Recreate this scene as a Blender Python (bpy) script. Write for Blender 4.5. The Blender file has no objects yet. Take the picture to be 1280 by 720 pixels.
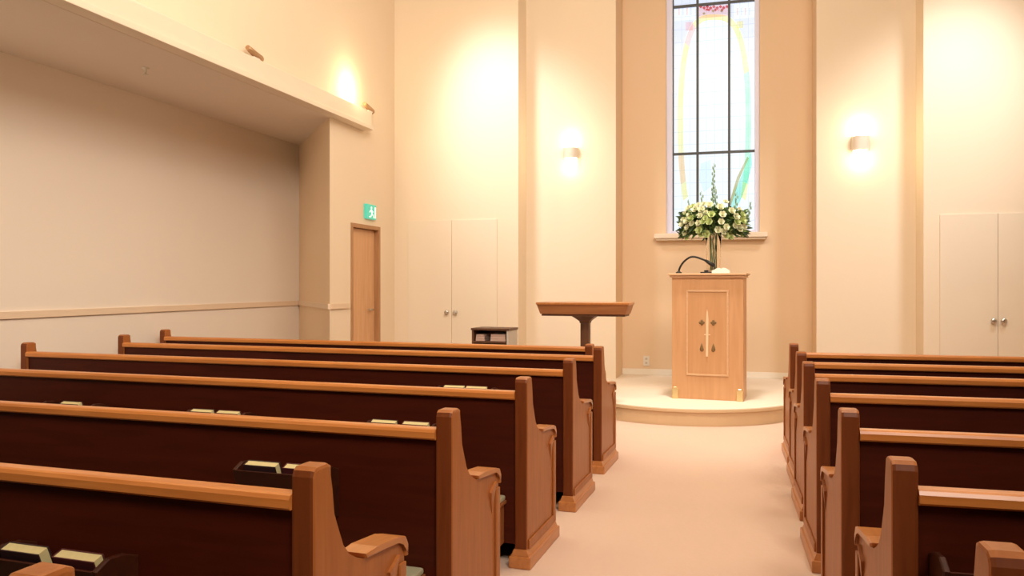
import bpy, bmesh, math, random
from mathutils import Vector, Matrix
random.seed(7)
SC = bpy.context.scene
COL = SC.collection
PI = math.pi
R = math.radians

# ------------------------------------------------------------------ camera maths
CAM_H, F, PSI = 1.30, 1000.0, R(15.9)
CP, SP = math.cos(PSI), math.sin(PSI)
def _p(px, py, d):
    u = (px - 640) / F; v = (py - 355) / F
    return Vector((d * (u * CP - SP), d * (CP + u * SP), CAM_H - v * d))
def atY(px, py, Y): return _p(px, py, Y / (CP + (px - 640) / F * SP))
def atX(px, py, X): return _p(px, py, X / ((px - 640) / F * CP - SP))

# ------------------------------------------------------------------ materials
def newmat(name):
    m = bpy.data.materials.new(name); m.use_nodes = True
    nt = m.node_tree
    return m, nt, nt.nodes['Principled BSDF']
def plain(name, col, rough=.6, metal=0, noise=.04, scale=6, bump=0, coat=0, emit=None, es=0):
    m, nt, b = newmat(name)
    tc = nt.nodes.new('ShaderNodeTexCoord')
    nz = nt.nodes.new('ShaderNodeTexNoise'); nz.inputs['Scale'].default_value = scale
    nz.inputs['Detail'].default_value = 4
    nt.links.new(tc.outputs['Object'], nz.inputs['Vector'])
    mx = nt.nodes.new('ShaderNodeMix'); mx.data_type = 'RGBA'
    mx.inputs['A'].default_value = (*[c * (1 - noise) for c in col], 1)
    mx.inputs['B'].default_value = (*[min(1, c * (1 + noise)) for c in col], 1)
    nt.links.new(nz.outputs['Fac'], mx.inputs['Factor'])
    nt.links.new(mx.outputs['Result'], b.inputs['Base Color'])
    b.inputs['Roughness'].default_value = rough
    b.inputs['Metallic'].default_value = metal
    b.inputs['Coat Weight'].default_value = coat
    if emit:
        b.inputs['Emission Color'].default_value = (*emit, 1)
        b.inputs['Emission Strength'].default_value = es
    if bump:
        bp = nt.nodes.new('ShaderNodeBump'); bp.inputs['Strength'].default_value = bump
        bp.inputs['Distance'].default_value = .01
        n2 = nt.nodes.new('ShaderNodeTexNoise'); n2.inputs['Scale'].default_value = scale * 25
        nt.links.new(tc.outputs['Object'], n2.inputs['Vector'])
        nt.links.new(n2.outputs['Fac'], bp.inputs['Height'])
        nt.links.new(bp.outputs['Normal'], b.inputs['Normal'])
    return m
def wood(name, c1, c2, axis='X', rough=.35, spec=.5, coat=0.0, grain=1.0):
    m, nt, b = newmat(name)
    tc = nt.nodes.new('ShaderNodeTexCoord')
    mp = nt.nodes.new('ShaderNodeMapping')
    sc = {'X': (1.2, 14, 14), 'Y': (14, 1.2, 14), 'Z': (14, 14, 1.2)}[axis]
    mp.inputs['Scale'].default_value = [s * grain for s in sc]
    nz = nt.nodes.new('ShaderNodeTexNoise'); nz.inputs['Scale'].default_value = 2.2
    nz.inputs['Detail'].default_value = 7; nz.inputs['Distortion'].default_value = .6
    nt.links.new(tc.outputs['Object'], mp.inputs['Vector'])
    nt.links.new(mp.outputs['Vector'], nz.inputs['Vector'])
    cr = nt.nodes.new('ShaderNodeValToRGB')
    cr.color_ramp.elements[0].position = .3; cr.color_ramp.elements[0].color = (*c1, 1)
    cr.color_ramp.elements[1].position = .72; cr.color_ramp.elements[1].color = (*c2, 1)
    nt.links.new(nz.outputs['Fac'], cr.inputs['Fac'])
    nt.links.new(cr.outputs['Color'], b.inputs['Base Color'])
    b.inputs['Roughness'].default_value = rough
    b.inputs['Specular IOR Level'].default_value = spec
    b.inputs['Coat Weight'].default_value = coat
    b.inputs['Coat Roughness'].default_value = .25
    return m
def tinted(name, col):
    """stained glass: lets the daylight through, coloured"""
    m = bpy.data.materials.new(name); m.use_nodes = True
    nt = m.node_tree; nt.nodes.clear()
    out = nt.nodes.new('ShaderNodeOutputMaterial')
    t = nt.nodes.new('ShaderNodeBsdfTransparent'); g = nt.nodes.new('ShaderNodeBsdfGlossy')
    g.inputs['Roughness'].default_value = .25
    mx = nt.nodes.new('ShaderNodeMixShader'); mx.inputs[0].default_value = .03
    tc = nt.nodes.new('ShaderNodeTexCoord')
    nz = nt.nodes.new('ShaderNodeTexNoise'); nz.inputs['Scale'].default_value = 5
    nt.links.new(tc.outputs['Object'], nz.inputs['Vector'])
    mc = nt.nodes.new('ShaderNodeMix'); mc.data_type = 'RGBA'
    mc.inputs['A'].default_value = (*col, 1)
    mc.inputs['B'].default_value = (*[min(1, c * .5 + .5) for c in col], 1)
    mr = nt.nodes.new('ShaderNodeMapRange'); mr.inputs[1].default_value = .35; mr.inputs[2].default_value = .75
    mr.inputs[3].default_value = 0; mr.inputs[4].default_value = .55
    nt.links.new(nz.outputs['Fac'], mr.inputs[0])
    nt.links.new(mr.outputs[0], mc.inputs['Factor'])
    nt.links.new(mc.outputs['Result'], t.inputs['Color'])
    nt.links.new(t.outputs[0], mx.inputs[1]); nt.links.new(g.outputs[0], mx.inputs[2])
    nt.links.new(mx.outputs[0], out.inputs['Surface'])
    return m
def quarry_glass(name):
    """pale leaded glass with a faint grid of came lines"""
    m = tinted(name, (.93, .97, 1.0)); nt = m.node_tree
    t = [n for n in nt.nodes if n.type == 'BSDF_TRANSPARENT'][0]
    mc = t.inputs['Color'].links[0].from_socket
    tc = [n for n in nt.nodes if n.type == 'TEX_COORD'][0]
    sep = nt.nodes.new('ShaderNodeSeparateXYZ'); cmb = nt.nodes.new('ShaderNodeCombineXYZ')
    nt.links.new(tc.outputs['Object'], sep.inputs[0])
    nt.links.new(sep.outputs['X'], cmb.inputs['X']); nt.links.new(sep.outputs['Z'], cmb.inputs['Y'])
    br = nt.nodes.new('ShaderNodeTexBrick'); br.offset = 0
    br.inputs['Scale'].default_value = 1; br.inputs['Brick Width'].default_value = .1
    br.inputs['Row Height'].default_value = .16; br.inputs['Mortar Size'].default_value = .004
    br.inputs['Color1'].default_value = br.inputs['Color2'].default_value = (1, 1, 1, 1)
    br.inputs['Mortar'].default_value = (.87, .90, .92, 1)
    nt.links.new(cmb.outputs[0], br.inputs['Vector'])
    mu = nt.nodes.new('ShaderNodeMix'); mu.data_type = 'RGBA'; mu.blend_type = 'MULTIPLY'
    mu.inputs['Factor'].default_value = 1
    nt.links.new(mc, mu.inputs['A']); nt.links.new(br.outputs['Color'], mu.inputs['B'])
    nt.links.new(mu.outputs['Result'], t.inputs['Color'])
    return m

WALL = plain('wall paint', (.82, .68, .515), .75, noise=.015, scale=1.5, bump=.03)
WALLP = plain('recess wall paint', (.82, .72, .62), .75, noise=.015, scale=1.5, bump=.03)
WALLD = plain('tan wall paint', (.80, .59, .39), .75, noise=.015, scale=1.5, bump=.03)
REAR = plain('dark rear wall', (.10, .05, .03), .8)  # unseen wall, darkened to cut light bounced onto the pew backs
CEIL = plain('ceiling paint', (.84, .78, .68), .8, noise=.01)
TRIM = plain('cream trim paint', (.82, .70, .55), .5, noise=.02)
RAILP = plain('tan rail paint', (.78, .60, .43), .5, noise=.03)
SKIRT = plain('white skirting paint', (.86, .78, .66), .5, noise=.01)
CARPET = plain('beige carpet', (.66, .47, .36), .95, noise=.06, scale=1.2, bump=.35)
PCARPET = plain('pale platform carpet', (.80, .70, .57), .95, noise=.04, scale=3, bump=.25)
RISER = plain('platform riser wood', (.70, .50, .30), .55, noise=.05)
DOORM = wood('door veneer', (.60, .33, .16), (.70, .41, .22), 'Z', .5)
DOORF = wood('door frame wood', (.38, .19, .08), (.48, .25, .11), 'Z', .45)
CUPB = plain('cream cupboard paint', (.80, .68, .53), .55, noise=.012, scale=2)
CHROME = plain('satin chrome', (.62, .60, .56), .3, 1)
BRASS = plain('brass', (.85, .68, .36), .3, .8)
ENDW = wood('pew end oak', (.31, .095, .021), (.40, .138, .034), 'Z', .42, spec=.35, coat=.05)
ENDR = wood('pew end shaded edge', (.13, .030, .006), (.18, .045, .010), 'Z', .45, spec=.25)  # shade on the rear edge of the ends, put into a darker colour
ARMW = wood('pew arm oak', (.42, .15, .038), (.54, .21, .06), 'Y', .33, coat=.25)
RAILW = wood('pew rail oak', (.48, .155, .030), (.62, .235, .055), 'X', .33, coat=.2)
BACKW = wood('shaded pew back wood', (.044, .0055, .0013), (.066, .0088, .0022), 'X', .5, spec=.18)  # same wood, coloured dark for the shade on the camera-facing backs
SEATW = wood('pew seat wood', (.14, .045, .015), (.2, .07, .025), 'X', .45)
RACKW = wood('rack dark wood', (.032, .007, .0025), (.055, .012, .004), 'X', .5, spec=.25)
KNEEW = wood('kneeler wood', (.24, .08, .025), (.32, .12, .04), 'X', .45)
PAD = plain('sage pad cloth', (.36, .34, .22), .9, noise=.08, scale=20)
PULP = wood('pulpit beech', (.60, .315, .145), (.68, .375, .185), 'Z', .42, grain=.7)
PULPD = wood('pulpit panel beech', (.57, .295, .13), (.64, .345, .165), 'Z', .42, grain=.7)
PULPE = wood('pulpit moulding', (.66, .40, .22), (.74, .46, .26), 'X', .42)
EMBD = plain('bronze ornament', (.22, .13, .05), .5, .2)
EMBL = plain('pale inlay', (.82, .60, .38), .45)
STNDW = wood('stand fascia oak', (.33, .125, .045), (.43, .18, .068), 'X', .4)
STNDD = wood('stand dark oak', (.09, .034, .014), (.13, .052, .022), 'Z', .45)
BLACK = plain('black metal', (.02, .018, .016), .45, .3)
DGREY = plain('dark lead', (.075, .08, .085), .5, .3)
FRAMEW = plain('daylight-tinted window frame', (.74, .76, .98), .4, noise=.01)  # bluish bloom of the window put into the frame colour
PAPER = plain('white paper', (.9, .87, .8), .7, noise=.01)
PAGE = plain('page edges', (.62, .52, .25), .8, noise=.08, scale=60)
COVER = plain('dark book cover', (.035, .012, .014), .6, noise=.1)
COVERM = plain('maroon book cover', (.08, .012, .014), .6, noise=.1)
GREYP = plain('pale grey lit side and sockets', (.55, .49, .42), .6)
PINKP = plain('pale pink paper', (.62, .42, .33), .7)
PETAL = plain('ivory petals', (.80, .80, .56), .55, noise=.06, scale=30)
PETAL2 = plain('cream green petals', (.60, .68, .30), .55, noise=.08, scale=30)
LEAF = plain('dark green leaves', (.045, .095, .02), .5, noise=.35, scale=12)
LEAF2 = plain('mid green leaves', (.16, .27, .07), .5, noise=.3, scale=12)
STEMG = plain('grey green stems', (.22, .34, .18), .6, noise=.2, scale=20)
SIGNG = plain('teal green sign face', (.06, .52, .40), .4, noise=.02, emit=(.10, .62, .48), es=.4)
SIGNW = plain('white sign figure', (.85, 1, .93), .4, emit=(.75, 1, .9), es=.6)
OUTL = plain('outlet plastic', (.78, .72, .64), .4)
SHADE = plain('lit frosted glass', (1, .9, .7), .4, emit=(1, .86, .58), es=3.5)
LAMPM = plain('lamp metal', (.74, .66, .56), .5, 0)
GLASSV, _nt, _b = newmat('clear vase glass')
_b.inputs['Base Color'].default_value = (.97, .96, .92, 1); _b.inputs['Roughness'].default_value = .03
_b.inputs['Transmission Weight'].default_value = 1; _b.inputs['IOR'].default_value = 1.2

# ------------------------------------------------------------------ mesh helpers
def bx(bm, x0, x1, y0, y1, z0, z1, bev=0, seg=2, mi=0):
    r = bmesh.ops.create_cube(bm, size=1)
    vs = r['verts']
    for v in vs:
        v.co = Vector(((x0 + x1) / 2 + v.co.x * (x1 - x0), (y0 + y1) / 2 + v.co.y * (y1 - y0), (z0 + z1) / 2 + v.co.z * (z1 - z0)))
    fs = set(f for v in vs for f in v.link_faces)
    for f in fs: f.material_index = mi
    if bev:
        es = list({e for v in vs for e in v.link_edges})
        bmesh.ops.bevel(bm, geom=es, offset=bev, segments=seg, affect='EDGES', profile=.6)
    return vs
def poly(bm, pts, mi=0):
    f = bm.faces.new([bm.verts.new(p) for p in pts]); f.material_index = mi
    return f
def prism(bm, pts2, a0, a1, axis='X', mi=0, bev=0, seg=2):
    """extrude a 2-D outline along an axis; X: (y,z)  Y: (x,z)  Z: (x,y)"""
    def mk(p, a):
        return {'X': (a, p[0], p[1]), 'Y': (p[0], a, p[1]), 'Z': (p[0], p[1], a)}[axis]
    A = [bm.verts.new(mk(p, a0)) for p in pts2]; B = [bm.verts.new(mk(p, a1)) for p in pts2]
    n = len(pts2); fs = [bm.faces.new(A), bm.faces.new(B[::-1])]
    for i in range(n):
        fs.append(bm.faces.new((A[i], B[i], B[(i + 1) % n], A[(i + 1) % n])))
    for f in fs: f.material_index = mi
    if bev:
        es = {e for f in fs[:2] for e in f.edges}
        bmesh.ops.bevel(bm, geom=list(es), offset=bev, segments=seg, affect='EDGES', profile=.6)
def lathe(bm, prof, n=24, c=(0, 0), mi=0):
    rings = []
    for r, z in prof:
        rings.append([bm.verts.new((c[0] + r * math.cos(2 * PI * k / n), c[1] + r * math.sin(2 * PI * k / n), z)) for k in range(n)])
    for a, b in zip(rings, rings[1:]):
        for k in range(n):
            f = bm.faces.new((a[k], a[(k + 1) % n], b[(k + 1) % n], b[k])); f.smooth = True; f.material_index = mi
    bm.faces.new(rings[0][::-1]); bm.faces.new(rings[-1])
def tube(bm, pts, r, n=10, mi=0):
    pts = [Vector(p) for p in pts]; rs = r if isinstance(r, (list, tuple)) else [r] * len(pts)
    rings = []
    up = Vector((0, 0, 1))
    for i, p in enumerate(pts):
        t = (pts[min(i + 1, len(pts) - 1)] - pts[max(i - 1, 0)]).normalized()
        a = t.cross(up)
        if a.length < .05: a = t.cross(Vector((0, 1, 0)))
        a.normalize(); b = t.cross(a)
        rings.append([bm.verts.new(p + rs[i] * (a * math.cos(2 * PI * k / n) + b * math.sin(2 * PI * k / n))) for k in range(n)])
    for a, b in zip(rings, rings[1:]):
        for k in range(n):
            f = bm.faces.new((a[k], a[(k + 1) % n], b[(k + 1) % n], b[k])); f.smooth = True; f.material_index = mi
    bm.faces.new(rings[0][::-1]); bm.faces.new(rings[-1])
def sphere(bm, c, r, mi=0, seg=12):
    q = bmesh.ops.create_uvsphere(bm, u_segments=seg, v_segments=max(6, seg // 2), radius=1)
    rr = r if isinstance(r, (tuple, list)) else (r, r, r)
    for v in q['verts']:
        v.co = Vector((c[0] + v.co.x * rr[0], c[1] + v.co.y * rr[1], c[2] + v.co.z * rr[2]))
    for f in {f for v in q['verts'] for f in v.link_faces}: f.smooth = True; f.material_index = mi
def obj(name, bm, mats, parent=None, recalc=True):
    if recalc: bmesh.ops.recalc_face_normals(bm, faces=bm.faces)
    me = bpy.data.meshes.new(name); bm.to_mesh(me); bm.free()
    for m in (mats if isinstance(mats, (list, tuple)) else [mats]): me.materials.append(m)
    o = bpy.data.objects.new(name, me); COL.objects.link(o)
    if parent: o.parent = parent
    return o
def NB(): return bmesh.new()
def tag(o, label, cat, group=None):
    o['label'] = label; o['category'] = cat
    if group: o['group'] = group
    return o
def thing(name, label, cat, loc=(0, 0, 0), rz=0, group=None):
    o = bpy.data.objects.new(name, None); o.empty_display_size = .1; COL.objects.link(o)
    o.location = loc; o.rotation_euler = (0, 0, rz)
    return tag(o, label, cat, group)
def struct(name, bm, m, parent=None, recalc=True):
    o = obj(name, bm, m, parent, recalc)
    if not parent: o['kind'] = 'structure'
    return o
def copy_tree(o, parent=None):
    c = o.copy(); COL.objects.link(c); c.parent = parent
    for ch in list(o.children): copy_tree(ch, c)
    return c

# ------------------------------------------------------------------ room shell
XL, XI, XR = -4.14, -5.35, 4.6           # left wall face, recess wall, right wall
YA, YB, YC, YR = 9.19, 9.56, 10.13, -3.6 # back wall steps, rear wall
ZC, ZS = 5.7, 3.05                       # ceiling, soffit
bm = NB(); bx(bm, -5.6, 4.8, YR - .1, 10.3, -.1, 0); struct('floor', bm, CARPET)
bm = NB(); bx(bm, -5.6, 4.8, YR - .1, 10.3, ZC, ZC + .1); struct('ceiling', bm, CEIL)
bm = NB(); bx(bm, -5.6, 4.8, YR - .15, YR, 0, ZC); struct('wall_rear', bm, REAR)
bm = NB(); bx(bm, XR, XR + .15, YR, 9.4, 0, ZC); struct('wall_right', bm, WALL)

# left wall: pier with a door opening, splayed jamb, soffit, recess wall and the upper wall
DY0, DY1, DZ = 8.02, 8.76, 1.98
bm = NB()
poly(bm, [(XL, YR, ZS), (XL, YA + .02, ZS), (XL, YA + .02, ZC), (XL, YR, ZC)])
J0 = 7.55; J1 = 8.976
poly(bm, [(XL, J0, 0), (XL, DY0, 0), (XL, DY0, ZS), (XL, J0, ZS)])
poly(bm, [(XL, DY0, DZ), (XL, DY1, DZ), (XL, DY1, ZS), (XL, DY0, ZS)])
poly(bm, [(XL, DY1, 0), (XL, YA + .02, 0), (XL, YA + .02, ZS), (XL, DY1, ZS)])
rv = .10
poly(bm, [(XL, DY0, 0), (XL - rv, DY0, 0), (XL - rv, DY0, DZ), (XL, DY0, DZ)])
poly(bm, [(XL, DY1, 0), (XL - rv, DY1, 0), (XL - rv, DY1, DZ), (XL, DY1, DZ)])
poly(bm, [(XL, DY0, DZ), (XL - rv, DY0, DZ), (XL - rv, DY1, DZ), (XL, DY1, DZ)])
poly(bm, [(XL - rv, DY0, 0), (XL - rv, DY1, 0), (XL - rv, DY1, DZ), (XL - rv, DY0, DZ)])
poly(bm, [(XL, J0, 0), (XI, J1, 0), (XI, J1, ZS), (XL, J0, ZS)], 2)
poly(bm, [(XI, YR, 0), (XI, J1, 0), (XI, J1, ZS), (XI, YR, ZS)], 1)
poly(bm, [(XL, YR, ZS), (XL, J0, ZS), (XI, J1, ZS), (XI, YR, ZS)], 1)
struct('wall_left', bm, [WALL, WALLP, WALLD], recalc=False)
# ledge above the recess
bm = NB(); bx(bm, XL, XL + .13, YR, 8.33, ZS, ZS + .05, .006); bx(bm, XL, XL + .115, YR, 8.32, ZS + .05, ZS + .205, .006)
struct('trim_1', bm, TRIM)
# chair rail on the recess wall, jamb and pier
bm = NB()
def rail_seg(a, b, z0=1.035, z1=1.09, t=.018):
    a = Vector((*a, 0)); b = Vector((*b, 0)); d = (b - a).normalized(); n = Vector((d.y, -d.x, 0)) * t
    q = [a, b, b + n, a + n]
    lo = [bm.verts.new((p.x, p.y, z0)) for p in q]; hi = [bm.verts.new((p.x, p.y, z1)) for p in q]
    bm.faces.new(lo[::-1]); bm.faces.new(hi)
    for i in range(4): bm.faces.new((lo[i], lo[(i + 1) % 4], hi[(i + 1) % 4], hi[i]))
rail_seg((XI, YR), (XI, J1)); rail_seg((XI, J1), (XL, J0)); rail_seg((XL, J0), (XL, DY0 - .05))
struct('trim_2', bm, RAILP)
bm = NB(); bx(bm, XI, XI + .015, YR, J1, 0, .1, .003); struct('baseboard_left', bm, SKIRT)

# back wall in three steps, window opening in the deepest one
XA1, XB1, XB2, XE1 = -2.54, -1.43, .826, 1.84
WX0, WX1, WZ0, WZ1 = -.885, .228, 1.93, 5.25
bm = NB()
def vq(x0, y0, x1, y1, mi=0, z0=0, z1=ZC): poly(bm, [(x0, y0, z0), (x1, y1, z0), (x1, y1, z1), (x0, y0, z1)], mi)
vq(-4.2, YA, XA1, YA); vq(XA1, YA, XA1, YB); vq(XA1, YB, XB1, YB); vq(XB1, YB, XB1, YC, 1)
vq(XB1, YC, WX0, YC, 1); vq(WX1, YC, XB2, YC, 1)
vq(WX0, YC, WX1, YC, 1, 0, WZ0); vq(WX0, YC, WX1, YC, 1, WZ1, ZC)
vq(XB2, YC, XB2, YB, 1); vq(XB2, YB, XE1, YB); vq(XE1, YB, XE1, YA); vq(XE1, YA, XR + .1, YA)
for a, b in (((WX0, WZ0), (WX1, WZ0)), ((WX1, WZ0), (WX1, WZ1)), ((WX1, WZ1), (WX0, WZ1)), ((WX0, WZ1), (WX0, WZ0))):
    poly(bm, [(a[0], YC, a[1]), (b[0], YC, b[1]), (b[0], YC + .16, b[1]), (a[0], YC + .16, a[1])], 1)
struct('wall_back', bm, [WALL, WALLD], recalc=False)

# curved platform
PZ = .16
def arc_pts(r, c=(-.55, 8.62), n=40):
    pts = [(c[0] + r * math.cos(PI + PI * k / n), c[1] + r * math.sin(PI + PI * k / n)) for k in range(n + 1)]
    return pts
bm = NB()
prism(bm, arc_pts(1.15) + [(.60, YB), (XB2, YB), (XB2, YC), (XB1, YC), (XB1, YB), (-1.70, YB)], 0, PZ - .03, 'Z', 1)
prism(bm, arc_pts(1.175) + [(.625, YB), (XB2, YB), (XB2, YC), (XB1, YC), (XB1, YB), (-1.725, YB)], PZ - .03, PZ - .006, 'Z', 1)
prism(bm, arc_pts(1.165) + [(.615, YB), (XB2, YB), (XB2, YC), (XB1, YC), (XB1, YB), (-1.715, YB)], PZ - .006, PZ, 'Z', 0)
struct('platform', bm, [PCARPET, RISER])
bm = NB(); bx(bm, XB1, XB2, YC - .016, YC, PZ, PZ + .075, .004); struct('baseboard_back', bm, SKIRT)
bm = NB(); bx(bm, XA1, -1.74, YB - .016, YB, 0, .09, .004); struct('baseboard_left_step', bm, SKIRT)
bm = NB(); bx(bm, XB2 + .01, XE1, YB - .016, YB, 0, .09, .004); struct('baseboard_right_step', bm, SKIRT)

# brown door in the left wall
def door_root(name, loc=(0, 0, 0)):
    o = bpy.data.objects.new(name, None); COL.objects.link(o); o.location = loc; o['kind'] = 'structure'; return o
d1 = door_root('door_1', (XL, DY0, 0))
bm = NB()
bx(bm, -.09, .012, 0, .045, 0, DZ, .004); bx(bm, -.09, .012, DY1 - DY0 - .045, DY1 - DY0, 0, DZ, .004)
bx(bm, -.09, .012, .045, DY1 - DY0 - .045, DZ - .045, DZ, .004)
obj('door_frame', bm, DOORF, d1)
bm = NB(); bx(bm, -.085, -.045, .05, DY1 - DY0 - .05, .01, DZ - .05, .003); leaf = obj('door_leaf', bm, DOORM, d1)
bm = NB()
tube(bm, [(-.045, .56, 1.0), (-.005, .56, 1.0)], .012, 12); tube(bm, [(-.008, .57, 1.0), (-.005, .46, 1.0)], .010, 10)
lathe(bm, [(.001, 0), (.001, .001)], 6, (-.03, .56))
obj('door_handle', bm, CHROME, leaf)
# cupboard doors let flush into the outer back walls
def cupboard(name, x0, x1, z1, knobs):
    r = door_root(name, ((x0 + x1) / 2, YA, 0)); w = (x1 - x0) / 2; g = .002
    for sx in (-1, 1):
        bm = NB()
        a, b = sorted((sx * g, sx * (w - g)))
        bx(bm, a, b, -.012, -.001, .02, z1, .002)
        lf = obj('door_leaf', bm, CUPB, r)
        bm = NB(); kx, kz = knobs
        q = NB(); q.free()
        lathe(bm, [(.010, 0), (.010, .014), (.026, .020), (.030, .030), (.026, .040), (.012, .045)], 18)
        bmesh.ops.rotate(bm, verts=bm.verts, cent=(0, 0, 0), matrix=Matrix.Rotation(PI / 2, 3, 'X'))
        bmesh.ops.translate(bm, verts=bm.verts, vec=(sx * kx, -.014, kz))
        obj('door_knob', bm, CHROME, lf)
    return r
cupboard('door_2', -3.96, -2.80, 2.08, (.055, .955))
cupboard('door_3', 1.99, 3.06, 2.02, (.045, .925))

# ------------------------------------------------------------------ stained-glass window
win = door_root('window_1', (0, YC, 0))
def obj_at(name, bm, mats, parent):   # mesh given in world x/z with local y
    return obj(name, bm, mats, parent)
bm = NB(); fw = .075
bx(bm, WX0, WX0 + fw, .03, .12, WZ0, WZ1, .006); bx(bm, WX1 - .055, WX1, .03, .12, WZ0, WZ1, .006)
bx(bm, WX0 + fw, WX1 - .055, .03, .12, WZ0, WZ0 + .03, .004); bx(bm, WX0 + fw, WX1 - .055, .03, .12, WZ1 - .05, WZ1, .004)
obj('window_frame', bm, FRAMEW, win)
bm = NB(); bx(bm, -1.02, .318, -.13, 0, 1.865, 1.92, .006); bx(bm, -1.0, .298, -.10, 0, 1.84, 1.866, .004)
obj('window_sill', bm, TRIM, win)
bm = NB()
gy = .075
def wxz(px, py):
    p = atY(px, py, YC + gy); return p.x, p.z
def lead(px0, py0, px1, py1, w, d=.02):
    a = wxz(px0, py0); b = wxz(px1, py1)
    if abs(a[0] - b[0]) < abs(a[1] - b[1]):
        m = (a[0] + b[0]) / 2; z0, z1 = sorted((a[1], b[1])); bx(bm, m - w / 2, m + w / 2, gy - d, gy + .004, z0, z1)
    else:
        m = (a[1] + b[1]) / 2; x0, x1 = sorted((a[0], b[0])); bx(bm, x0, x1, gy - d, gy + .004, m - w / 2, m + w / 2)
lead(872, -50, 872, 290, .030); lead(911.5, -50, 911.5, 290, .030)
lead(840, 191, 944, 191, .030, .024); lead(840, 5, 944, 5, .030, .024)
lead(841.5, -50, 841.5, 290, .020, .016); lead(944, -50, 944, 290, .012, .016)
obj('lead_bar', bm, DGREY, win)
G = [quarry_glass('pale quarry glass'), tinted('yellow glass', (1, .93, .48)), tinted('peach glass', (1, .72, .42)),
     tinted('lime glass', (.88, 1, .45)), tinted('mint glass', (.55, .95, .70)), tinted('teal glass', (.42, .88, .78)),
     tinted('red glass', (.75, .12, .15)), tinted('lavender glass', (.86, .86, .97)), tinted('pink glass', (1, .72, .70)),
     tinted('olive glass', (.55, .52, .25)), tinted('ice blue glass', (.84, .96, 1))]
bm = NB()
poly(bm, [(WX0 + fw, gy, WZ0), (WX1 - .055, gy, WZ0), (WX1 - .055, gy, WZ1), (WX0 + fw, gy, WZ1)], 0)
# oval band: outline in photo pixels -> points on the glass plane
def oval(k, off):
    a = 2 * PI * k / 72
    cx, cy, rx, rt, rb = 893, 150, 46 - off, 132 - off, 150 - off
    x = cx + rx * math.copysign(abs(math.cos(a)) ** .62, math.cos(a))
    y = cy - (rt if math.sin(a) > 0 else rb) * math.copysign(abs(math.sin(a)) ** .9, math.sin(a))
    p = wxz(x, y); return p
for k in range(72):
    deg = (k + .5) * 5
    if 220 < deg < 318: continue
    mi = 4 if (deg < 25 or deg > 330) else 3 if deg < 60 else 1 if deg < 115 else 8 if deg < 135 else 1 if deg < 195 else 2 if deg < 212 else 1
    q = [oval(k, 0), oval(k + 1, 0), oval(k + 1, 7), oval(k, 7)]
    poly(bm, [(p[0], gy - .003, p[1]) for p in q], mi)
# lavender field outside the oval (spandrels)
for k in range(3, 34):
    q0, q1 = oval(k, -1), oval(k + 1, -1)
    zt = wxz(893, 8)[1]
    xs = (WX1 - .06) if k < 18 else (WX0 + fw + .02)
    if 14 <= k <= 21:
        poly(bm, [(q0[0], gy - .002, q0[1]), (q1[0], gy - .002, q1[1]), (q1[0], gy - .002, zt), (q0[0], gy - .002, zt)], 7)
    else:
        poly(bm, [(q0[0], gy - .002, q0[1]), (q1[0], gy - .002, q1[1]), (xs, gy - .002, q1[1]), (xs, gy - .002, q0[1])], 7)
# little panes at the head of the window: red chequers and coloured strips
def pane(px0, py0, px1, py1, mi, dy=.005):
    a = wxz(px0, py0); b = wxz(px1, py1)
    poly(bm, [(a[0], gy - dy, a[1]), (b[0], gy - dy, a[1]), (b[0], gy - dy, b[1]), (a[0], gy - dy, b[1])], mi)
def diamond(px, py, r, mi):
    pane_pts = [wxz(px - r, py), wxz(px, py - r), wxz(px + r, py), wxz(px, py + r)]
    poly(bm, [(p[0], gy - .006, p[1]) for p in pane_pts], mi)
for i in range(9): diamond(876 + i * 4.1, 8.5 + (i % 2) * 1.5, 2.3, 6)
for i in range(6): diamond(882 + i * 4.1, 12.5, 2, 6 if i % 2 else 8)
for x, y in ((884, 12), (891.5, 14), (902, 14), (880, 17)): diamond(x, y, 1.9, 9 if y > 13 else 6)
for i, x in enumerate((848, 853, 858, 863, 921, 926, 931, 936)): pane(x, 10, x + 1.6, 19, 7 if i % 2 else 8)
pane(873, 8, 910, 20, 8, .004)
pane(857, 28, 866, 38, 8); pane(921, 27, 929, 35, 1)
pane(842, -45, 944, 3, 7, .004)
for i in range(9): diamond(876 + i * 4.1, -8, 2.3, 6)
# teal leaf and its yellow vein, lower right
poly(bm, [(p[0], gy - .006, p[1]) for p in [wxz(*q) for q in ((939, 190), (940, 206), (935, 225), (928, 245), (920, 262), (912, 268), (914, 255), (920, 236), (929, 214))]], 5)
poly(bm, [(p[0], gy - .007, p[1]) for p in [wxz(*q) for q in ((934, 196), (936, 198), (925, 222), (914, 256), (911, 256), (921, 222))]], 9)
poly(bm, [(p[0], gy - .006, p[1]) for p in [wxz(*q) for q in ((876, 205), (888, 200), (890, 232), (880, 240), (874, 225))]], 10)
obj('glass_pane', bm, G, win, recalc=False)

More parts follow.
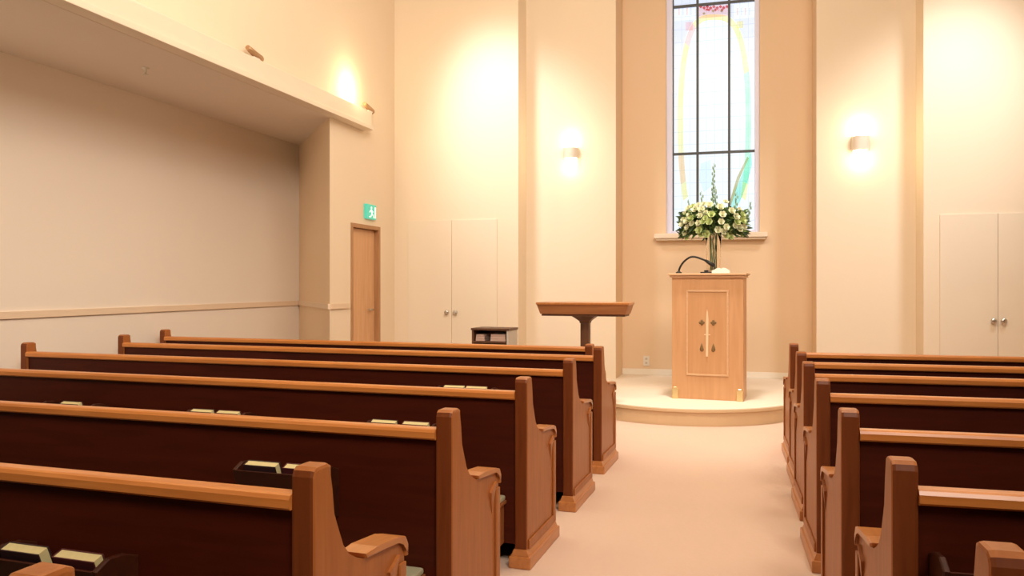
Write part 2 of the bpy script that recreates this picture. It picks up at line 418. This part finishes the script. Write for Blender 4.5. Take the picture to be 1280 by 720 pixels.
# ------------------------------------------------------------------ pews
PH = .87
FRONT = [(.082, .862), (.086, .80), (.094, .74), (.108, .69), (.130, .645), (.160, .612), (.195, .592), (.235, .583)]
def end_profile(top):
    f = [(y, min(z, top) if i else top - .008) for i, (y, z) in enumerate(FRONT)]
    return [(0, .0), (0, top - .022), (.006, top - .008), (.018, top), (.066, top)] + f + [(.43, .566), (.462, .558), (.478, .54), (.482, .515), (.482, 0)]
def bench_end(side, parent, x, top=PH, me=None):
    """side +1: decorated face towards +x"""
    t = .030
    bm = NB()
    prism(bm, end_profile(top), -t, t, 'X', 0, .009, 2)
    s0, s1 = sorted((side * t, side * (t + .009)))
    # raised stile along the front, raised field behind it, groove between with a scooped stop
    bx(bm, s0, s1, .440, .480, .085, .50, .004)
    bx(bm, s0, s1, .014, .440, .085, .125, .004)
    a = bm.verts.new((side * (t + .010), .376, .50)); b = bm.verts.new((side * (t + .010), .436, .53))
    c = bm.verts.new((side * (t + .001), .405, .41)); d = bm.verts.new((side * t, .376, .50)); e = bm.verts.new((side * t, .436, .53))
    for f in ((a, b, c), (a, c, d), (b, e, c), (a, d, e, b), (d, c, e)): bm.faces.new(f)
    bmesh.ops.recalc_face_normals(bm, faces=bm.faces); bm.normal_update()
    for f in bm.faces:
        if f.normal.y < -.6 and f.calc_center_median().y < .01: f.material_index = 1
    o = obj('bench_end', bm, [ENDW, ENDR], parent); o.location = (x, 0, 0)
    bm = NB()
    bx(bm, -t - .022, t + .022, -.022, .506, 0, .055, .006)
    prism(bm, [(-t - .012, .055), (t + .012, .055), (t + .001, .085), (-t - .001, .085)], -.012, .494, 'Y')
    obj('plinth', bm, ARMW, o)
    bm = NB()
    cap = [(.245, .583), (.43, .566), (.462, .558), (.480, .538), (.484, .512), (.492, .512), (.493, .545), (.476, .572), (.436, .583), (.30, .597), (.235, .598)]
    prism(bm, cap, -t - .010, t + .010, 'X', 0, .006, 2)
    obj('armrest', bm, ARMW, o)
    return o
def make_pew(L, side, label):
    """aisle end at x = 0, running to x = -side*L... side +1: the aisle lies towards +x"""
    root = thing('church_pew', label, 'pew', group='wooden pews in the nave')
    s = -side
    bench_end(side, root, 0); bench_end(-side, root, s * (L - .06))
    x0, x1 = sorted((s * .029, s * (L - .089)))
    bm = NB(); bx(bm, x0, x1, .016, .040, .10, .775, .003)
    o = obj('backrest', bm, BACKW, root)
    bm = NB(); prism(bm, [(-.004, .768), (-.010, .774), (-.010, .794), (-.004, .803), (.004, .806), (.038, .806), (.048, .80), (.050, .788), (.046, .768)], x0, x1, 'X')
    obj('top_rail', bm, RAILW, root)
    bm = NB(); bx(bm, x0, x1, .04, .455, .395, .43, .012); obj('seat', bm, SEATW, root)
    bm = NB(); bx(bm, x0, x1, .38, .405, .0, .395, .003); obj('seat_support', bm, BACKW, root)
    k0, k1 = sorted((s * .085, s * (L - .15)))
    bm = NB(); bx(bm, k0, k1, -.155, .016, .10, .285, .006); bx(bm, k0 - .012, k1 + .012, -.17, .016, .285, .302, .004); bx(bm, k0 + .03, k1 - .03, -.10, -.02, 0, .10)
    kn = obj('kneeler', bm, KNEEW, root)
    bm = NB(); bx(bm, k0 - .008, k1 + .008, -.165, .012, .302, .325, .01, 3); obj('kneeler_pad', bm, PAD, kn)
    return root
def make_rack(parent, x, empty=False):
    w = .168
    bm = NB()
    bx(bm, -w, w, -.066, .016, .440, .452)
    prism(bm, [(-.066, .440), (-.056, .452), (-.112, .600), (-.122, .600)], -w, w, 'X')
    for sx in (-1, 1):
        prism(bm, [(-.068, .438), (.016, .43), (.016, .600), (-.03, .618), (-.08, .622), (-.122, .602)], sx * w - .008, sx * w + .008, 'X', 0, .003, 1)
    o = obj('book_rack', bm, RACKW, parent); o.location = (x, 0, 0)
    return o
LL, LR = 4.16, 3.7
ROTL, ROTR = R(-2.2), R(1.5)
left_pos = [(-1.02, .925), (-.985, 1.665), (-.968, 2.55), (-.965, 3.535), (-.948, 4.495), (-.94, 5.44), (-1.14, 6.19)]
right_pos = [(.415, 1.44), (.385, 2.12), (.362, 2.93), (.362, 3.85), (.366, 4.67), (.376, 5.36), (.378, 6.11)]
ordl = ['only its post top showing at the bottom left', 'nearest full row, rack of two hymn books at bottom left',
        'second full row, hymn book rack behind the nearest post', 'third full row from the camera',
        'third row back from the platform', 'second row back from the platform', 'frontmost row nearest the cabinet']
ordr = ['only its post top in the bottom right corner', 'nearest full row, empty rack on its back',
        'second full row from the camera', 'third full row from the camera',
        'third row back from the platform', 'second row back from the platform', 'frontmost row nearest the platform']
protoL = make_pew(LL, 1, ''); protoR = make_pew(LR, -1, '')
rackL = None
pews = {}
def set_pews(proto, poss, rot, labs, tagname, sidename):
    for i, (x, y) in enumerate(poss):
        r = proto if i == len(poss) - 1 else copy_tree(proto)
        r.location = (x, y, 0); r.rotation_euler = (0, 0, rot)
        r['label'] = f'wooden pew {sidename} of aisle, {labs[i]}'
        pews[(tagname, i)] = r
set_pews(protoL, left_pos, ROTL, ordl, 'L', 'left'); set_pews(protoR, right_pos, ROTR, ordr, 'R', 'right')
# the front-left pew has a lower aisle end, level with its rail
fr = pews[('L', 6)]
old = [c for c in fr.children if c.name.startswith('bench_end') and abs(c.location.x) < .01][0]
for c in list(old.children): bpy.data.objects.remove(c)
bpy.data.objects.remove(old)
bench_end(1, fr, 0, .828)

# book racks and hymn books
def make_book(cover):
    root = bpy.data.objects.new('hymn_book', None); COL.objects.link(root)
    bm = NB(); w, hgt, t = .066, .175, .017
    bx(bm, -w, w, -t, -t + .003, 0, hgt); bx(bm, -w, w, t - .003, t, 0, hgt); bx(bm, -w, -w + .003, -t, t, 0, hgt)
    obj('cover', bm, cover, root)
    bm = NB(); bx(bm, -w + .003, w - .004, -t + .003, t - .003, .004, hgt - .002); obj('pages', bm, PAGE, root)
    return root
rack_mesh = None
bookA, bookB = make_book(COVER), make_book(COVERM)
used = set()
def local_x(pew, px, py):
    """where along the pew's back a photo point falls"""
    o = pews[pew]; rz = o.rotation_euler.z
    n = Vector((math.sin(rz), -math.cos(rz), 0))
    d0 = _p(px, py, 1) - Vector((0, 0, CAM_H)); org = Vector((0, 0, CAM_H))
    q = Vector((o.location.x, o.location.y, 0)) + n * .03
    t = (q - org).dot(n) / d0.dot(n); P = org + d0 * t - q
    return P.x * math.cos(rz) + P.y * math.sin(rz)
def stock(pew, px, py, books, where, dz=0):
    global rack_mesh
    o = pews[pew]; lx = local_x(pew, px, py)
    if rack_mesh is None:
        rk = make_rack(o, lx); rack_mesh = rk.data; rk.location.z = dz + .04
    else:
        rk = bpy.data.objects.new('book_rack', rack_mesh); COL.objects.link(rk); rk.parent = o; rk.location = (lx, 0, dz + .04)
    for k, (dx, c, side) in enumerate(books):
        src = bookA if c == 0 else bookB
        b = src if src.name not in used else copy_tree(src)
        used.add(src.name)
        rz = o.rotation_euler.z
        p = Vector((lx + dx, -.030, .499 + dz)); p.rotate(Matrix.Rotation(rz, 3, 'Z'))
        b.location = (o.location.x + p.x, o.location.y + p.y, p.z)
        b.rotation_euler = (R(20), 0, rz)
        tag(b, f'{side} hymn book, pale page edges, {where}', 'book', 'hymn books in the pew racks')
        if hasattr(b, 'name') and c == 1: pass
stock(('L', 1), 88, 686, [(-.088, 0, 'left'), (.086, 1, 'right')], 'rack on nearest full left pew', -.03)
stock(('L', 2), 362, 580, [(-.075, 0, 'left'), (.085, 1, 'right')], 'rack on second full left pew')
stock(('L', 3), 507, 522, [(-.085, 0, 'left'), (.08, 1, 'right')], 'aisle-end rack of third full left pew', -.012)
stock(('L', 3), 278, 507, [(-.08, 0, 'left'), (.08, 1, 'right')], 'middle rack of third full left pew', -.012)
stock(('L', 3), 96, 499, [(.02, 0, 'only')], 'far-left rack of third full left pew', -.012)
stock(('L', 4), 586, 481, [(-.07, 0, 'left'), (.07, 1, 'right')], 'rack on third left pew from the platform', .035)
stock(('R', 1), 1271, 675, [], '', .01)

# ------------------------------------------------------------------ pulpit and what stands on it
RZ = R(-4.5)
pc = atY(884, 500, 8.1)
pul = thing('pulpit', 'tall light wood pulpit with cross ornament, standing on the curved platform', 'pulpit', (pc.x, 8.1, PZ), RZ)
W, D, H = .345, .40, 1.225
bm = NB(); bx(bm, -W, W, 0, D, 0, H, .006)
obj('body', bm, PULP, pul)
bm = NB(); bx(bm, -W - .032, W + .032, -.04, D + .03, H, H + .022, .006); bx(bm, -W - .018, W + .018, -.022, D + .015, H - .022, H, .006)
obj('top', bm, PULPE, pul)
bm = NB()
pz0, pz1, pw = .235, 1.08, .205
for a in ((-pw, -pw + .018, pz0, pz1), (pw - .018, pw, pz0, pz1), (-pw + .018, pw - .018, pz0, pz0 + .018), (-pw + .018, pw - .018, pz1 - .018, pz1)):
    bx(bm, a[0], a[1], -.012, 0, a[2], a[3], .004)
fp = obj('front_panel', bm, PULPE, pul)
bm = NB(); bx(bm, -pw + .018, pw - .018, -.004, .001, pz0 + .018, pz1 - .018); obj('panel_field', bm, PULPD, fp)
# emblem: slender pale cross between four dark ornaments
ez = .655
bm = NB()
prism(bm, [(-.012, ez - .23), (.010, ez - .23), (.014, ez + .13), (.008, ez + .20), (.0, ez + .235), (-.006, ez + .20), (-.010, ez + .13)], -.014, -.003, 'Y')
bx(bm, -.030, .030, -.008, -.003, ez - .018, ez - .008)
obj('cross_inlay', bm, EMBL, pul)
for sx in (-1, 1):
    bm = NB(); cx, cz = sx * .056 + .004, ez + .105
    for a in range(4):
        sphere(bm, (cx + .016 * math.cos(a * PI / 2), -.006, cz + .016 * math.sin(a * PI / 2)), (.013, .006, .013), seg=10)
    sphere(bm, (cx, -.007, cz), (.010, .008, .010), seg=10)
    obj('ornament', bm, EMBD, pul)
    bm = NB(); cz = ez - .145
    lathe(bm, [(.002, cz - .038), (.016, cz - .028), (.020, cz - .012), (.013, cz + .012), (.005, cz + .034), (.001, cz + .046)], 12, (cx, 0))
    for v in bm.verts: v.co.y = v.co.y * .4 - .006
    obj('ornament', bm, EMBD, pul)
for sx in (-1, 1):
    bm = NB(); x = sx * (W - .035)
    prism(bm, [(x - .030, 0), (x + .030, 0), (x + .026, .05), (x + .030, .095), (x + .012, .118), (x - .012, .118), (x - .030, .095), (x - .026, .05)], -.022, .0, 'Y', 0, .004, 1)
    obj('foot_bracket', bm, BRASS, pul)
def on_pulpit(lx, ly, z=0):
    v = Vector((lx, ly, 0)); v.rotate(Matrix.Rotation(RZ, 3, 'Z'))
    return Vector((pc.x + v.x, 8.1 + v.y, PZ + H + .022 + z))
mic = thing('gooseneck_microphone', 'black gooseneck microphone arching over the left of the pulpit top', 'microphone', on_pulpit(-.295, .12), RZ)
bm = NB(); lathe(bm, [(.03, 0), (.03, .012), (.012, .022)], 16); obj('base', bm, BLACK, mic)
bm = NB(); pts = []
for k in range(17):
    t = k / 16
    pts.append((.02 * math.sin(t * PI * .5) * 0 + .28 * (t ** 1.5), 0, .02 + .155 * math.sin(min(1, t * 1.35) * PI / 2) - (.055 * max(0, (t - .55) / .45) ** 1.6)))
tube(bm, [(0, 0, .01)] + pts, .010, 10); obj('neck', bm, BLACK, mic)
bm = NB(); e = Vector(pts[-1]); tube(bm, [e - Vector((.02, 0, -.01)), e + Vector((.03, 0, -.022)), e + Vector((.065, 0, -.042)), e + Vector((.075, 0, -.05))], [.012, .019, .019, .008], 12); obj('capsule', bm, BLACK, mic)
vs = thing('flower_vase', 'tall clear glass vase on the pulpit holding the white flowers', 'vase', on_pulpit(.03, .27))
bm = NB()
lathe(bm, [(.060, 0), (.068, .005), (.070, .10), (.074, .25), (.080, .415), (.074, .415), (.067, .25), (.063, .10), (.060, .02)], 28)
obj('vessel', bm, GLASSV, vs)
bl = thing('mic_base', 'small black microphone base beside the white booklet on the pulpit', 'microphone_base', on_pulpit(-.015, .05), RZ)  # small black item, taken for a microphone base
bm = NB(); bx(bm, -.055, .055, -.03, .03, 0, .014, .004); obj('base', bm, BLACK, bl)
bm = NB(); bx(bm, -.02, .02, -.012, .012, .014, .03, .004); obj('neck_socket', bm, BLACK, bl)
bk = thing('open_booklet', 'white open booklet lying on the pulpit top below the vase', 'booklet', on_pulpit(.125, .10), RZ)
for sx in (-1, 1):
    bm = NB(); prof = []
    for k in range(9):
        t = k / 8; prof.append((sx * t * .085, .026 + .030 * math.sin(PI * min(1, t * 1.1)) * (1 - t) + .012 * (1 - t)))
    pts2 = prof + [(x, .0) for x, z in prof[::-1]]
    prism(bm, pts2, -.06, .06, 'Y'); obj('page_block', bm, PAPER, bk)

# flowers: one arrangement of leaves, blossoms and tall spikes
fb = thing('flower_arrangement', 'ivory flowers with green leaves in the pulpit vase before the window', 'flowers', on_pulpit(.03, .27, .42))
bm = NB()
def leaf_quad(c, d, L, w, mi):
    d = d.normalized(); s = d.cross(Vector((random.uniform(-1, 1), random.uniform(-1, 1), random.uniform(-1, 1)))).normalized()
    n = d.cross(s); 
    p0 = c; p1 = c + d * L * .45 + s * w + n * .01; p2 = c + d * L - n * .012; p3 = c + d * L * .45 - s * w + n * .01
    vs_ = [bm.verts.new(p) for p in (p0, p1, p2, p3)]
    for f in (bm.faces.new((vs_[0], vs_[1], vs_[2])), bm.faces.new((vs_[0], vs_[2], vs_[3]))): f.material_index = mi
for k in range(1100):
    a = random.uniform(0, 2 * PI); rr = math.sqrt(random.random())
    c = Vector((rr * .30 * math.cos(a), rr * .17 * math.sin(a), random.uniform(-.02, .24 - .06 * rr)))
    d = Vector((c.x, c.y * .8, random.uniform(-.25, .35) * .5))
    leaf_quad(c, d + Vector((random.uniform(-.1, .1), random.uniform(-.1, .1), .05)), random.uniform(.05, .10), random.uniform(.012, .022), 0 if random.random() < .62 else 1)
for k in range(40):   # drooping edge
    a = random.uniform(0, 2 * PI)
    c = Vector((.27 * math.cos(a), .15 * math.sin(a), random.uniform(-.03, .05)))
    leaf_quad(c, Vector((math.cos(a), math.sin(a) * .6, -.5)), .10, .02, 0)
obj('foliage', bm, [LEAF, LEAF2], fb, recalc=False)['kind'] = 'stuff'
bm = NB()
for k in range(14):
    a = k * 2.4; tube(bm, [(.03 * math.cos(a), .03 * math.sin(a), -.39), (.035 * math.cos(a + .6), .035 * math.sin(a + .6), -.1), (.05 * math.cos(a), .04 * math.sin(a), .05)], .004, 5)
obj('cut_stems', bm, STEMG, fb)
def blossom_mesh(m):
    bm = NB()
    for ring, (n, r, tilt, ln) in enumerate(((6, .010, .35, .036), (5, .006, .8, .028), (4, .003, 1.15, .02))):
        for k in range(n):
            a = 2 * PI * k / n + ring * .5
            d = Vector((math.cos(a) * math.cos(tilt), math.sin(a) * math.cos(tilt), math.sin(tilt)))
            s = Vector((-math.sin(a), math.cos(a), 0)); b = Vector((math.cos(a), math.sin(a), 0)) * r
            w = ln * .52; g = []
            for i in range(4):
                t = i / 3; ww = w * (.35, .95, 1, .45)[i]
                c = b + d * ln * t + Vector((0, 0, .010 * t * t))
                g.append([bm.verts.new(c - s * ww), bm.verts.new(c - Vector((0, 0, .004))), bm.verts.new(c + s * ww)])
            for i in range(3):
                for j in range(2):
                    f = bm.faces.new((g[i][j], g[i][j + 1], g[i + 1][j + 1], g[i + 1][j])); f.smooth = True
    return obj('blossom', bm, m, fb, recalc=False)
b1, b2 = blossom_mesh(PETAL), blossom_mesh(PETAL2)
spots = []
tries = 0
while len(spots) < 46 and tries < 6000:
    tries += 1
    a = random.uniform(PI, 2 * PI) if random.random() < .78 else random.uniform(0, PI)
    x = random.uniform(-.30, .30); z = random.uniform(-.06, .30)
    e = (x / .33) ** 2 + ((z - .09) / (.22)) ** 2
    if e > 1: continue
    if abs(x) < .045 and z > .12 and random.random() < .7: continue
    y = -.19 * math.sqrt(max(0, 1 - e)) - .02
    if any((x - q[0]) ** 2 + (z - q[2]) ** 2 < .043 ** 2 for q in spots): continue
    spots.append((x, y, z))
for i, (x, y, z) in enumerate(spots):
    src = b1 if i % 3 else b2
    o = src if i in (0, 1) and i == (0 if src is b2 else 1) else src.copy()
    if o is not src: COL.objects.link(o); o.parent = fb
    o.location = (x, y, z)
    d = Vector((x * 1.2, y - .25, z - .02 + .1)).normalized()
    o.rotation_euler = d.to_track_quat('Z', 'Y').to_euler()
    s = random.uniform(.62, .98); o.scale = (s, s, s)
for (x, h0, dx, n) in ((-.015, .70, .02, 22), (.03, .47, -.01, 13), (-.09, .42, -.03, 10), (.20, .40, .03, 10), (.31, .30, .06, 8), (-.20, .34, -.05, 8)):
    bm = NB()
    tube(bm, [(x, 0, -.02), (x + dx * .4, 0, h0 * .5), (x + dx, 0, h0)], [.005, .004, .002], 6)
    for k in range(n):
        t = .35 + .62 * k / n; c = Vector((x + dx * t, 0, h0 * t)); a = k * 2.4
        d = Vector((math.cos(a), math.sin(a), .9)); 
        sphere(bm, c + d * .013, (.012 * (1.15 - t * .7), .012 * (1.15 - t * .7), .018), seg=6)
    obj('flower_spike', bm, STEMG, fb)

# ------------------------------------------------------------------ pedestal stand and small cabinet, left of the platform
st = thing('pedestal_table', 'narrow oak pedestal table with sloping edges on a dark column, left of the pulpit', 'table', (-1.43, 7.4, 0), R(-1.0))
w, dd = .445, .37
def frustum(bm, x0, y0, z0, x1, y1, z1, cy):
    lo = [(-x0, cy - y0, z0), (x0, cy - y0, z0), (x0, cy + y0, z0), (-x0, cy + y0, z0)]
    hi = [(-x1, cy - y1, z1), (x1, cy - y1, z1), (x1, cy + y1, z1), (-x1, cy + y1, z1)]
    L = [bm.verts.new(p) for p in lo]; Hh = [bm.verts.new(p) for p in hi]
    bm.faces.new(L[::-1]); bm.faces.new(Hh)
    for i in range(4): bm.faces.new((L[i], L[(i + 1) % 4], Hh[(i + 1) % 4], Hh[i]))
bm = NB(); bx(bm, -w, w, 0, dd, 1.103, 1.125, .005); obj('tabletop', bm, ARMW, st)
bm = NB(); frustum(bm, w - .035, dd / 2 - .035, 1.015, w - .008, dd / 2 - .008, 1.103, dd / 2); obj('fascia', bm, STNDW, st)
bm = NB(); bx(bm, -w + .045, w - .045, .045, dd - .045, .995, 1.015, .004); obj('underboard', bm, STNDD, st)
bm = NB(); cy = dd / 2
for (a, b, z0, z1) in ((.045, .05, .925, .945), (.05, .085, .945, .975), (.085, .112, .975, .995)):
    frustum(bm, a, a, z0, b, b, z1, cy)
obj('capital', bm, STNDD, st)
bm = NB(); bx(bm, -.042, .042, cy - .042, cy + .042, .06, .925, .006); obj('column', bm, STNDD, st)
bm = NB(); bx(bm, -.20, .20, cy - .15, cy + .15, 0, .03, .006); frustum(bm, .16, .12, .03, .06, .06, .06, cy); obj('base', bm, STNDD, st)

cb = thing('book_cabinet', 'small dark wooden open-fronted cabinet behind the front left pew', 'cabinet', (-2.52, 8.0, 0), R(-3))
w, dd, hh = .205, .30, .835
bm = NB(); bx(bm, -w - .008, w + .008, -.008, dd, hh - .022, hh, .004); obj('top', bm, STNDD, cb)
for sx in (-1, 1):
    bm = NB(); a, b = sorted((sx * w, sx * (w - .02))); bx(bm, a, b, 0, dd, 0, hh - .022, .003)
    o = obj('side_panel', bm, GREYP if sx > 0 else STNDD, cb)  # light on the right side put into a paler grey
    if sx > 0: o['label'] = 'side panel coloured pale as if lit'
bm = NB(); bx(bm, -w + .02, w - .02, dd - .012, dd, 0, hh - .022); obj('back_panel', bm, STNDD, cb)
for z in (.05, .38, .68):
    bm = NB(); bx(bm, -w + .02, w - .02, .004, dd - .012, z, z + .018, .002); obj('shelf', bm, STNDD, cb)
for (x, wd, hg, m, nm) in ((-.125, .05, .072, PINKP, 'pale pink booklet pile at the left of the small cabinet shelf'), (.075, .085, .075, PINKP, 'cream paper pile at the right of the small cabinet shelf')):
    q = Vector((x, .13, .698)); q.rotate(Matrix.Rotation(R(-3), 3, 'Z'))
    bm = NB()
    for k in range(3): bx(bm, -wd + .003 * k, wd - .002 * k, -.09, .09, hg / 3 * k, hg / 3 * (k + 1) - .002, .002)
    o = obj('paper_pile', bm, m); o.location = (-2.52 + q.x, 8.0 + q.y, .6985); o.rotation_euler = (0, 0, R(-3)); tag(o, nm, 'papers')

# ------------------------------------------------------------------ wall fittings
def sconce(px, py, label, w, hgt):
    p = atY(px, py, YB)
    s = thing('wall_sconce', label, 'wall lamp', (p.x, YB, p.z), 0, 'up-and-down wall lamps')
    bm = NB(); bx(bm, -w * .5, w * .5, -.012, 0, -hgt * .6, hgt * .6, .003); obj('back_plate', bm, LAMPM, s)
    bm = NB()
    n = 20; pts = [(w * .62 * math.cos(PI + PI * k / n), -.012 + .115 * math.sin(PI + PI * k / n)) for k in range(n + 1)]
    prism(bm, pts, -hgt / 2, hgt / 2, 'Z', 0, .004, 1); obj('metal_band', bm, LAMPM, s)
    for sg in (-1, 1):
        bm = NB()
        pts = [(w * .52 * math.cos(PI + PI * k / n), -.014 + .095 * math.sin(PI + PI * k / n)) for k in range(n + 1)]
        z0, z1 = sorted((sg * hgt / 2, sg * (hgt / 2 + .035)))
        prism(bm, pts, z0, z1, 'Z', 0, .006, 2); obj('glass_shade', bm, SHADE, s)
    return p
SL = sconce(714, 192, 'small wall lamp glowing up and down, on the wall left of the window', .15, .12)
SR = sconce(1075, 180, 'bright wall lamp glowing up and down, on the wall right of the window', .15, .15)
# green exit sign above the brown door
sp = atX(461, 265, XL)
sg = thing('exit_sign', 'small teal green exit sign with a white running figure, above the brown door', 'sign', (XL, sp.y, sp.z), 0)
bm = NB(); bx(bm, 0, .035, -.125, .125, -.085, .085, .004); obj('sign_box', bm, SIGNG, sg)
bm = NB()
def sq(pts): poly(bm, [(.0365, y, z) for y, z in pts])
sq([(-.005 + .018 * math.cos(a * PI / 6), .045 + .018 * math.sin(a * PI / 6)) for a in range(12)])
sq([(-.03, .022), (.005, .028), (.025, -.015), (-.005, -.022)])
sq([(.005, .024), (.045, .005), (.040, -.006), (.0, .010)]); sq([(-.03, .020), (-.062, -.004), (-.054, -.012), (-.024, .008)])
sq([(.003, -.016), (.042, -.03), (.060, -.066), (.046, -.070), (.030, -.042), (-.004, -.028)])
sq([(-.004, -.018), (-.020, -.046), (-.065, -.056), (-.065, -.068), (-.012, -.060), (.012, -.024)])
sq([(.075, .06), (.112, .06), (.112, -.068), (.075, -.068)])
obj('running_figure', bm, SIGNW, sg, recalc=False)
# outlet
op = atY(808, 451, YC)
ot = thing('wall_outlet', 'small white wall outlet low on the wall left of the pulpit', 'outlet', (op.x, YC, op.z))
bm = NB(); bx(bm, -.038, .038, -.010, 0, -.062, .062, .004); obj('cover_plate', bm, OUTL, ot)
for z in (-.025, .025):
    bm = NB(); bx(bm, -.014, .014, -.013, -.009, z - .012, z + .012, .002); obj('socket', bm, GREYP, ot)
# spot fittings lying on the ledge
def ledge_lamp(px, py, label, s=1):
    p = atX(px, py, XL + .06)
    t = thing('ledge_uplight', label, 'lamp', (XL + .06, p.y, ZS + .205), 0, 'uplights on the left ledge')
    bm = NB(); bx(bm, -.035, .035, -.05, .05, 0, .018, .004); obj('base', bm, LAMPM, t)
    bm = NB(); tube(bm, [(0, 0, .015), (0, .02, .05)], .009, 8); obj('stem', bm, LAMPM, t)
    bm = NB(); tube(bm, [(0, -.09 * s, .085), (0, .0, .06), (0, .10 * s, .035), (0, .115 * s, .03)], [.022, .028, .034, .030], 14); obj('lamp_head', bm, plain('bronze lamp', (.45, .27, .14), .4, .5), t)
    return p
L1 = ledge_lamp(317, 88, 'small bronze spotlight lying on the ledge, nearer the camera')
L2 = ledge_lamp(460, 148, 'small spotlight at the far end of the ledge beside the bright patch')
# thin line along the wall above the ledge, drawn as a slim tube
bm = NB(); tube(bm, [(XL + .012, y, ZS + .245 + .006 * math.sin(y * 3)) for y in [2.5 + .3 * k for k in range(12)]], .007, 6)
tag(obj('strip', bm, LAMPM), 'thin line running along the wall just above the ledge', 'strip')
# sprinkler under the soffit
h_ = _p(182, 88, 1) - Vector((0, 0, CAM_H)); k = (ZS - .02 - CAM_H) / h_.z
spk = thing('sprinkler_head', 'small sprinkler head under the soffit of the left recess', 'sprinkler', (h_.x * k, h_.y * k, ZS))
bm = NB(); lathe(bm, [(.028, 0), (.028, -.006), (.010, -.012), (.010, -.035)], 14); obj('escutcheon', bm, LAMPM, spk)
bm = NB(); lathe(bm, [(.004, -.035), (.004, -.05), (.022, -.052), (.022, -.056)], 14); obj('deflector', bm, LAMPM, spk)

# ------------------------------------------------------------------ lights
def look(o, tgt): o.rotation_euler = (Vector(tgt) - o.location).to_track_quat('-Z', 'Y').to_euler()
def area(name, loc, tgt, sx, sy, e, col, spread=180):
    l = bpy.data.lights.new(name, 'AREA'); l.shape = 'RECTANGLE'; l.size = sx; l.size_y = sy; l.energy = e; l.color = col; l.spread = R(spread)
    o = bpy.data.objects.new(name, l); COL.objects.link(o); o.location = loc; look(o, tgt); return o
def point(name, loc, e, col, r=.05):
    l = bpy.data.lights.new(name, 'POINT'); l.energy = e; l.color = col; l.shadow_soft_size = r
    o = bpy.data.objects.new(name, l); COL.objects.link(o); o.location = loc; return o
def spot(name, loc, tgt, e, col, ang, blend=.5, r=.1):
    l = bpy.data.lights.new(name, 'SPOT'); l.energy = e; l.color = col; l.spot_size = R(ang); l.spot_blend = blend; l.shadow_soft_size = r
    o = bpy.data.objects.new(name, l); COL.objects.link(o); o.location = loc; look(o, tgt); return o
WARM = (1, .87, .70)
area('ceiling_front_light', (-.2, 4.6, 5.6), (-.3, 8.2, 0), 4.5, 1.8, 330, WARM)
area('ceiling_nave_light', (1.2, -.8, 5.0), (-5.3, 6.3, 1.3), 2.5, 2.0, 185, (1, .88, .76), 110)
area('added_recess_fill', (-4.75, 1.0, 2.2), (-4.75, 8, 2.0), .9, 1.2, 9, (1, .84, .60), 60)  # added unseen fill to brighten the jamb
spot('left_wash_light', (-3.3, 7.2, 5.5), (-2.62, 9.19, 3.15), 560, (.90, .95, 1), 46, 1, .3)
spot('right_wash_light', (2.7, 7.2, 5.5), (1.96, 9.19, 2.85), 600, (.92, .96, 1), 50, 1, .3)
spot('platform_downlight', (-.3, 7.3, 5.6), (-.3, 7.5, 0), 800, (1, .95, .88), 44, 1, .25)
for p, e in ((SL, 2.0), (SR, 4)):
    point('sconce_up_bulb', (p.x, YB - .09, p.z + .17), e, (1, .80, .48), .04)
    point('sconce_down_bulb', (p.x, YB - .09, p.z - .17), e * .75, (1, .80, .48), .04)
point('ledge_far_bulb', (XL + .15, 7.95, ZS + .40), 9, (1, .86, .52), .08)
area('ledge_uplight_strip', (XL + .12, 4.2, ZS + .24), (XL - .2, 4.2, 5.2), .08, 7.0, 52, (1, .80, .42))

w = bpy.data.worlds.new('daylight'); SC.world = w; w.use_nodes = True
bg = w.node_tree.nodes['Background']; bg.inputs['Color'].default_value = (.93, .97, 1, 1); bg.inputs['Strength'].default_value = 1.1

# ------------------------------------------------------------------ camera and colour
cd = bpy.data.cameras.new('camera'); cam = bpy.data.objects.new('camera', cd); COL.objects.link(cam)
cam.location = (0, 0, CAM_H); cam.rotation_euler = (PI / 2, 0, PSI)
cd.sensor_width = 36; cd.lens = 36 * F / 1280; cd.shift_y = -5 / 1280; cd.clip_start = .02
SC.camera = cam
SC.view_settings.view_transform = 'Standard'; SC.view_settings.look = 'None'
SC.view_settings.exposure = 0; SC.view_settings.gamma = 1
